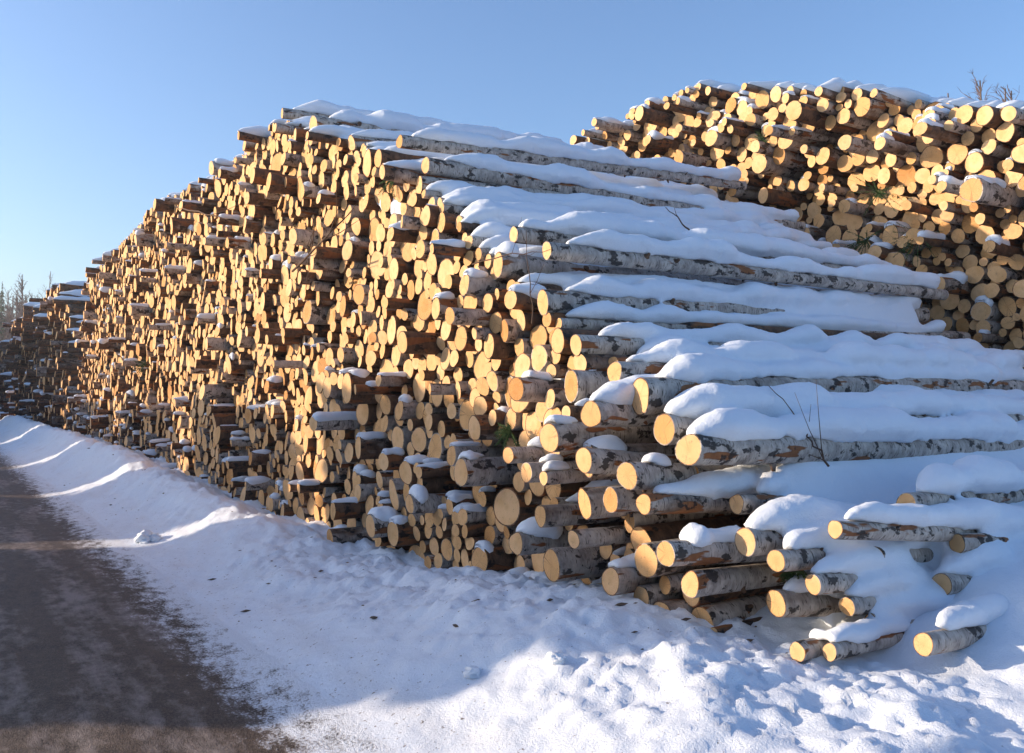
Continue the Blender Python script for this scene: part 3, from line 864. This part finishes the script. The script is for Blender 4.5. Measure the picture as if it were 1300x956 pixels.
twig([T(676, 410, 3.8), T(672, 360, 3.8), T(668, 292, 3.85)], .006, 'twig', 'thin upright twig hanging before the thick log ends', 3, 3, .2)
twig([T(600, 335, 3.75), T(650, 322, 3.75), T(700, 316, 3.9)], .006, 'twig', 'thin bent twig lying across the end of a thick log', 4, 3, .2)
twig([T(372, 345, 3.55), T(410, 305, 3.5), T(447, 268, 3.6)], .016, 'branch', 'grey bare branch poking out of the face of the front pile', 5, 6, .5)
twig([T(222, 262, 3.5), T(262, 272, 3.55), T(290, 278, 3.7)], .016, 'branch', 'dark bare branch near the stepped upper edge of the front pile', 6, 3, .4)
twig([T(400, 280, 3.6), T(393, 330, 3.6), T(388, 372, 3.6)], .008, 'twig', 'long thin twig hanging down the upper face of the front pile', 7, 3, .3)
twig([T(905, 350, 6.2), T(906, 338, 6.2), T(907, 329, 6.2)], .028, 'birch_stub', 'short snowy birch stub standing up from the snow on the slope', 8, 0, .1)
def sprig(p, size, label, sd):
    rg = random.Random(sd); B = Batch()
    for k in range(26):
        a = Vector((rg.gauss(-.5, .5), rg.gauss(0, .8), rg.gauss(-.1, .6))).normalized()
        q0 = Vector((0, 0, 0)); q1 = a * size * rg.uniform(.5, 1) + Vector((0, 0, -size * .2))
        tube(B, [q0, (q0 + q1) / 2 + Vector((0, 0, .02)), q1], .004, .002, 4)
        for m in range(46):
            t = rg.uniform(.1, 1); s0 = q0 + (q1 - q0) * t; d = (a + Vector((rg.gauss(0, 1), rg.gauss(0, 1), rg.gauss(0, 1)))).normalized() * rg.uniform(.018, .035)
            n = d.cross(Vector((rg.random(), rg.random(), rg.random()))).normalized() * .0025
            B.add(np.array([tuple(s0 - n), tuple(s0 + n), tuple(s0 + d)]), None, np.array([(0, 1, 2)]), smooth=False)
    o = link('spruce_sprig', B.mesh('spruce_sprig', [NEEDLE]), None, tuple(p)); tag(o, label, 'sprig')
sprig(at_x(648, 548, 3.85), .17, 'green spruce sprig wedged between logs low on the front pile', 1)
sprig(at_x(497, 226, 3.95), .2, 'dark spruce sprig among the upper logs of the front pile', 2)
sprig(at_x(185, 462, 3.6), .4, 'yellowish spruce sprig on the distant part of the front pile face', 3)
sprig(at_x(1012, 722, 4.3), .13, 'green spruce sprig in the dark hollow under the snowy lower logs', 4)
sprig(at_x(1115, 245, 10.2), .45, 'brownish spruce sprig in the middle of the rear pile', 5)
sprig(at_x(1165, 300, 10.2), .45, 'green spruce sprig in the lower part of the rear pile', 6)
sprig(at_x(1100, 305, 10.2), .4, 'bright green spruce sprig beside snow on the rear pile', 7)
sprig(at_x(967, 178, 10.3), .2, 'small moss green sprig high on the rear pile', 8)
def lump(x, y, r, name, label, cat, m, sd, sq=.8):
    rg = random.Random(sd); bm = __import__('bmesh').new()
    __import__('bmesh').ops.create_icosphere(bm, subdivisions=4, radius=1)
    me = bpy.data.meshes.new(name)
    for v in bm.verts:
        c = v.co; f = 1 + .5 * float(fbm(c.x * 2.2 + sd * 3, c.y * 2.2 + c.z * 3.1, 4)); v.co = Vector((c.x * r * f, c.y * r * f * 1.1, c.z * r * f * sq))
    for f in bm.faces: f.smooth = True
    bm.to_mesh(me); bm.free(); me.materials.append(m)
    o = link(name, me, None, (x, y, float(ground(x, y)) + r * sq * .45)); return tag(o, label, cat)
def on_ground(px, py):
    d = ray(px, py); p = np.array([0, 0, CAMZ]); t = 1.0
    while t < 60:
        q = p + d * t
        if q[2] < float(ground(q[0], q[1])): return q
        t += .03
    return q
for i, (px, py, r, lab) in enumerate([(184, 688, .11, 'sunlit snow lump at the road edge beside the gravel'), (197, 686, .07, 'small snow lump tucked behind the sunlit one at the road edge'),
                                      (600, 858, .045, 'small snow ball low on the bank near the gravel'), (705, 842, .05, 'low snow lump in the brightest part of the bank')]):
    q = on_ground(px, py); lump(q[0], q[1], r, 'snow_lump', lab, 'snow lump', SNOW, i + 1)
rg = random.Random(6); B = Batch()
for (px, py, n, sp) in [(700, 765, 14, .3), (600, 750, 12, .4), (500, 715, 12, .5), (420, 690, 12, .6), (850, 800, 12, .2), (960, 815, 10, .15), (330, 665, 10, .6), (780, 790, 8, .3), (165, 652, 10, .22), (172, 600, 8, .3), (190, 612, 8, .25), (135, 590, 8, .3), (120, 575, 6, .3), (205, 628, 6, .2), (345, 715, 3, .1), (340, 726, 2, .06), (490, 786, 2, .05), (350, 740, 2, .1), (230, 745, 5, .5), (300, 790, 8, .5)]:
    q = on_ground(px, py)
    for k in range(int(n * .7)):
        x = q[0] + rg.gauss(0, sp * .9); y = q[1] + rg.gauss(0, sp * 1.5); r = rg.uniform(.004, .012) if rg.random() < .8 else .022; z = float(ground(x, y)) + r * .3
        v = np.array([(rg.gauss(0, 1), rg.gauss(0, 1), rg.gauss(0, 1)) for _ in range(8)])
        v = np.array([(1, 0, 0), (-1, 0, 0), (0, 1, 0), (0, -1, 0), (0, 0, 1), (0, 0, -1)]) * r * np.array([rg.uniform(.6, 2.6), rg.uniform(.6, 2.0), .5]) + (x, y, z)
        B.add(v, None, np.array([(0, 2, 4), (2, 1, 4), (1, 3, 4), (3, 0, 4), (2, 0, 5), (1, 2, 5), (3, 1, 5), (0, 3, 5)]), smooth=False)
tag(link('bark_debris', B.mesh('bark_debris', [DIRT])), 'scattered brown bark crumbs and dirt on the snow bank', 'debris', kind='stuff')

# ================================================================ HAZE
m = bpy.data.materials.new('haze'); m.use_nodes = True; n = m.node_tree
for x in list(n.nodes):
    if x.type == 'BSDF_PRINCIPLED': n.nodes.remove(x)
pv = n.nodes.new('ShaderNodeVolumePrincipled'); pv.inputs['Color'].default_value = (.93, .95, 1, 1); pv.inputs['Density'].default_value = .0008; pv.inputs['Anisotropy'].default_value = .3
n.links.new(pv.outputs[0], n.nodes['Material Output'].inputs['Volume'])
xa, xb, ya, yb, za, zb = -30, 90, -40, 215, -2.2, 24
V = [(x, y, z) for x in (xa, xb) for y in (ya, yb) for z in (za, zb)]
F = [(0, 1, 3, 2), (4, 6, 7, 5), (0, 4, 5, 1), (2, 3, 7, 6), (0, 2, 6, 4), (1, 5, 7, 3)]
tag(link('haze', build_mesh('haze', V, F, [], [m])), kind='stuff', label='thin cold haze between the road and the far wood', cat='haze')
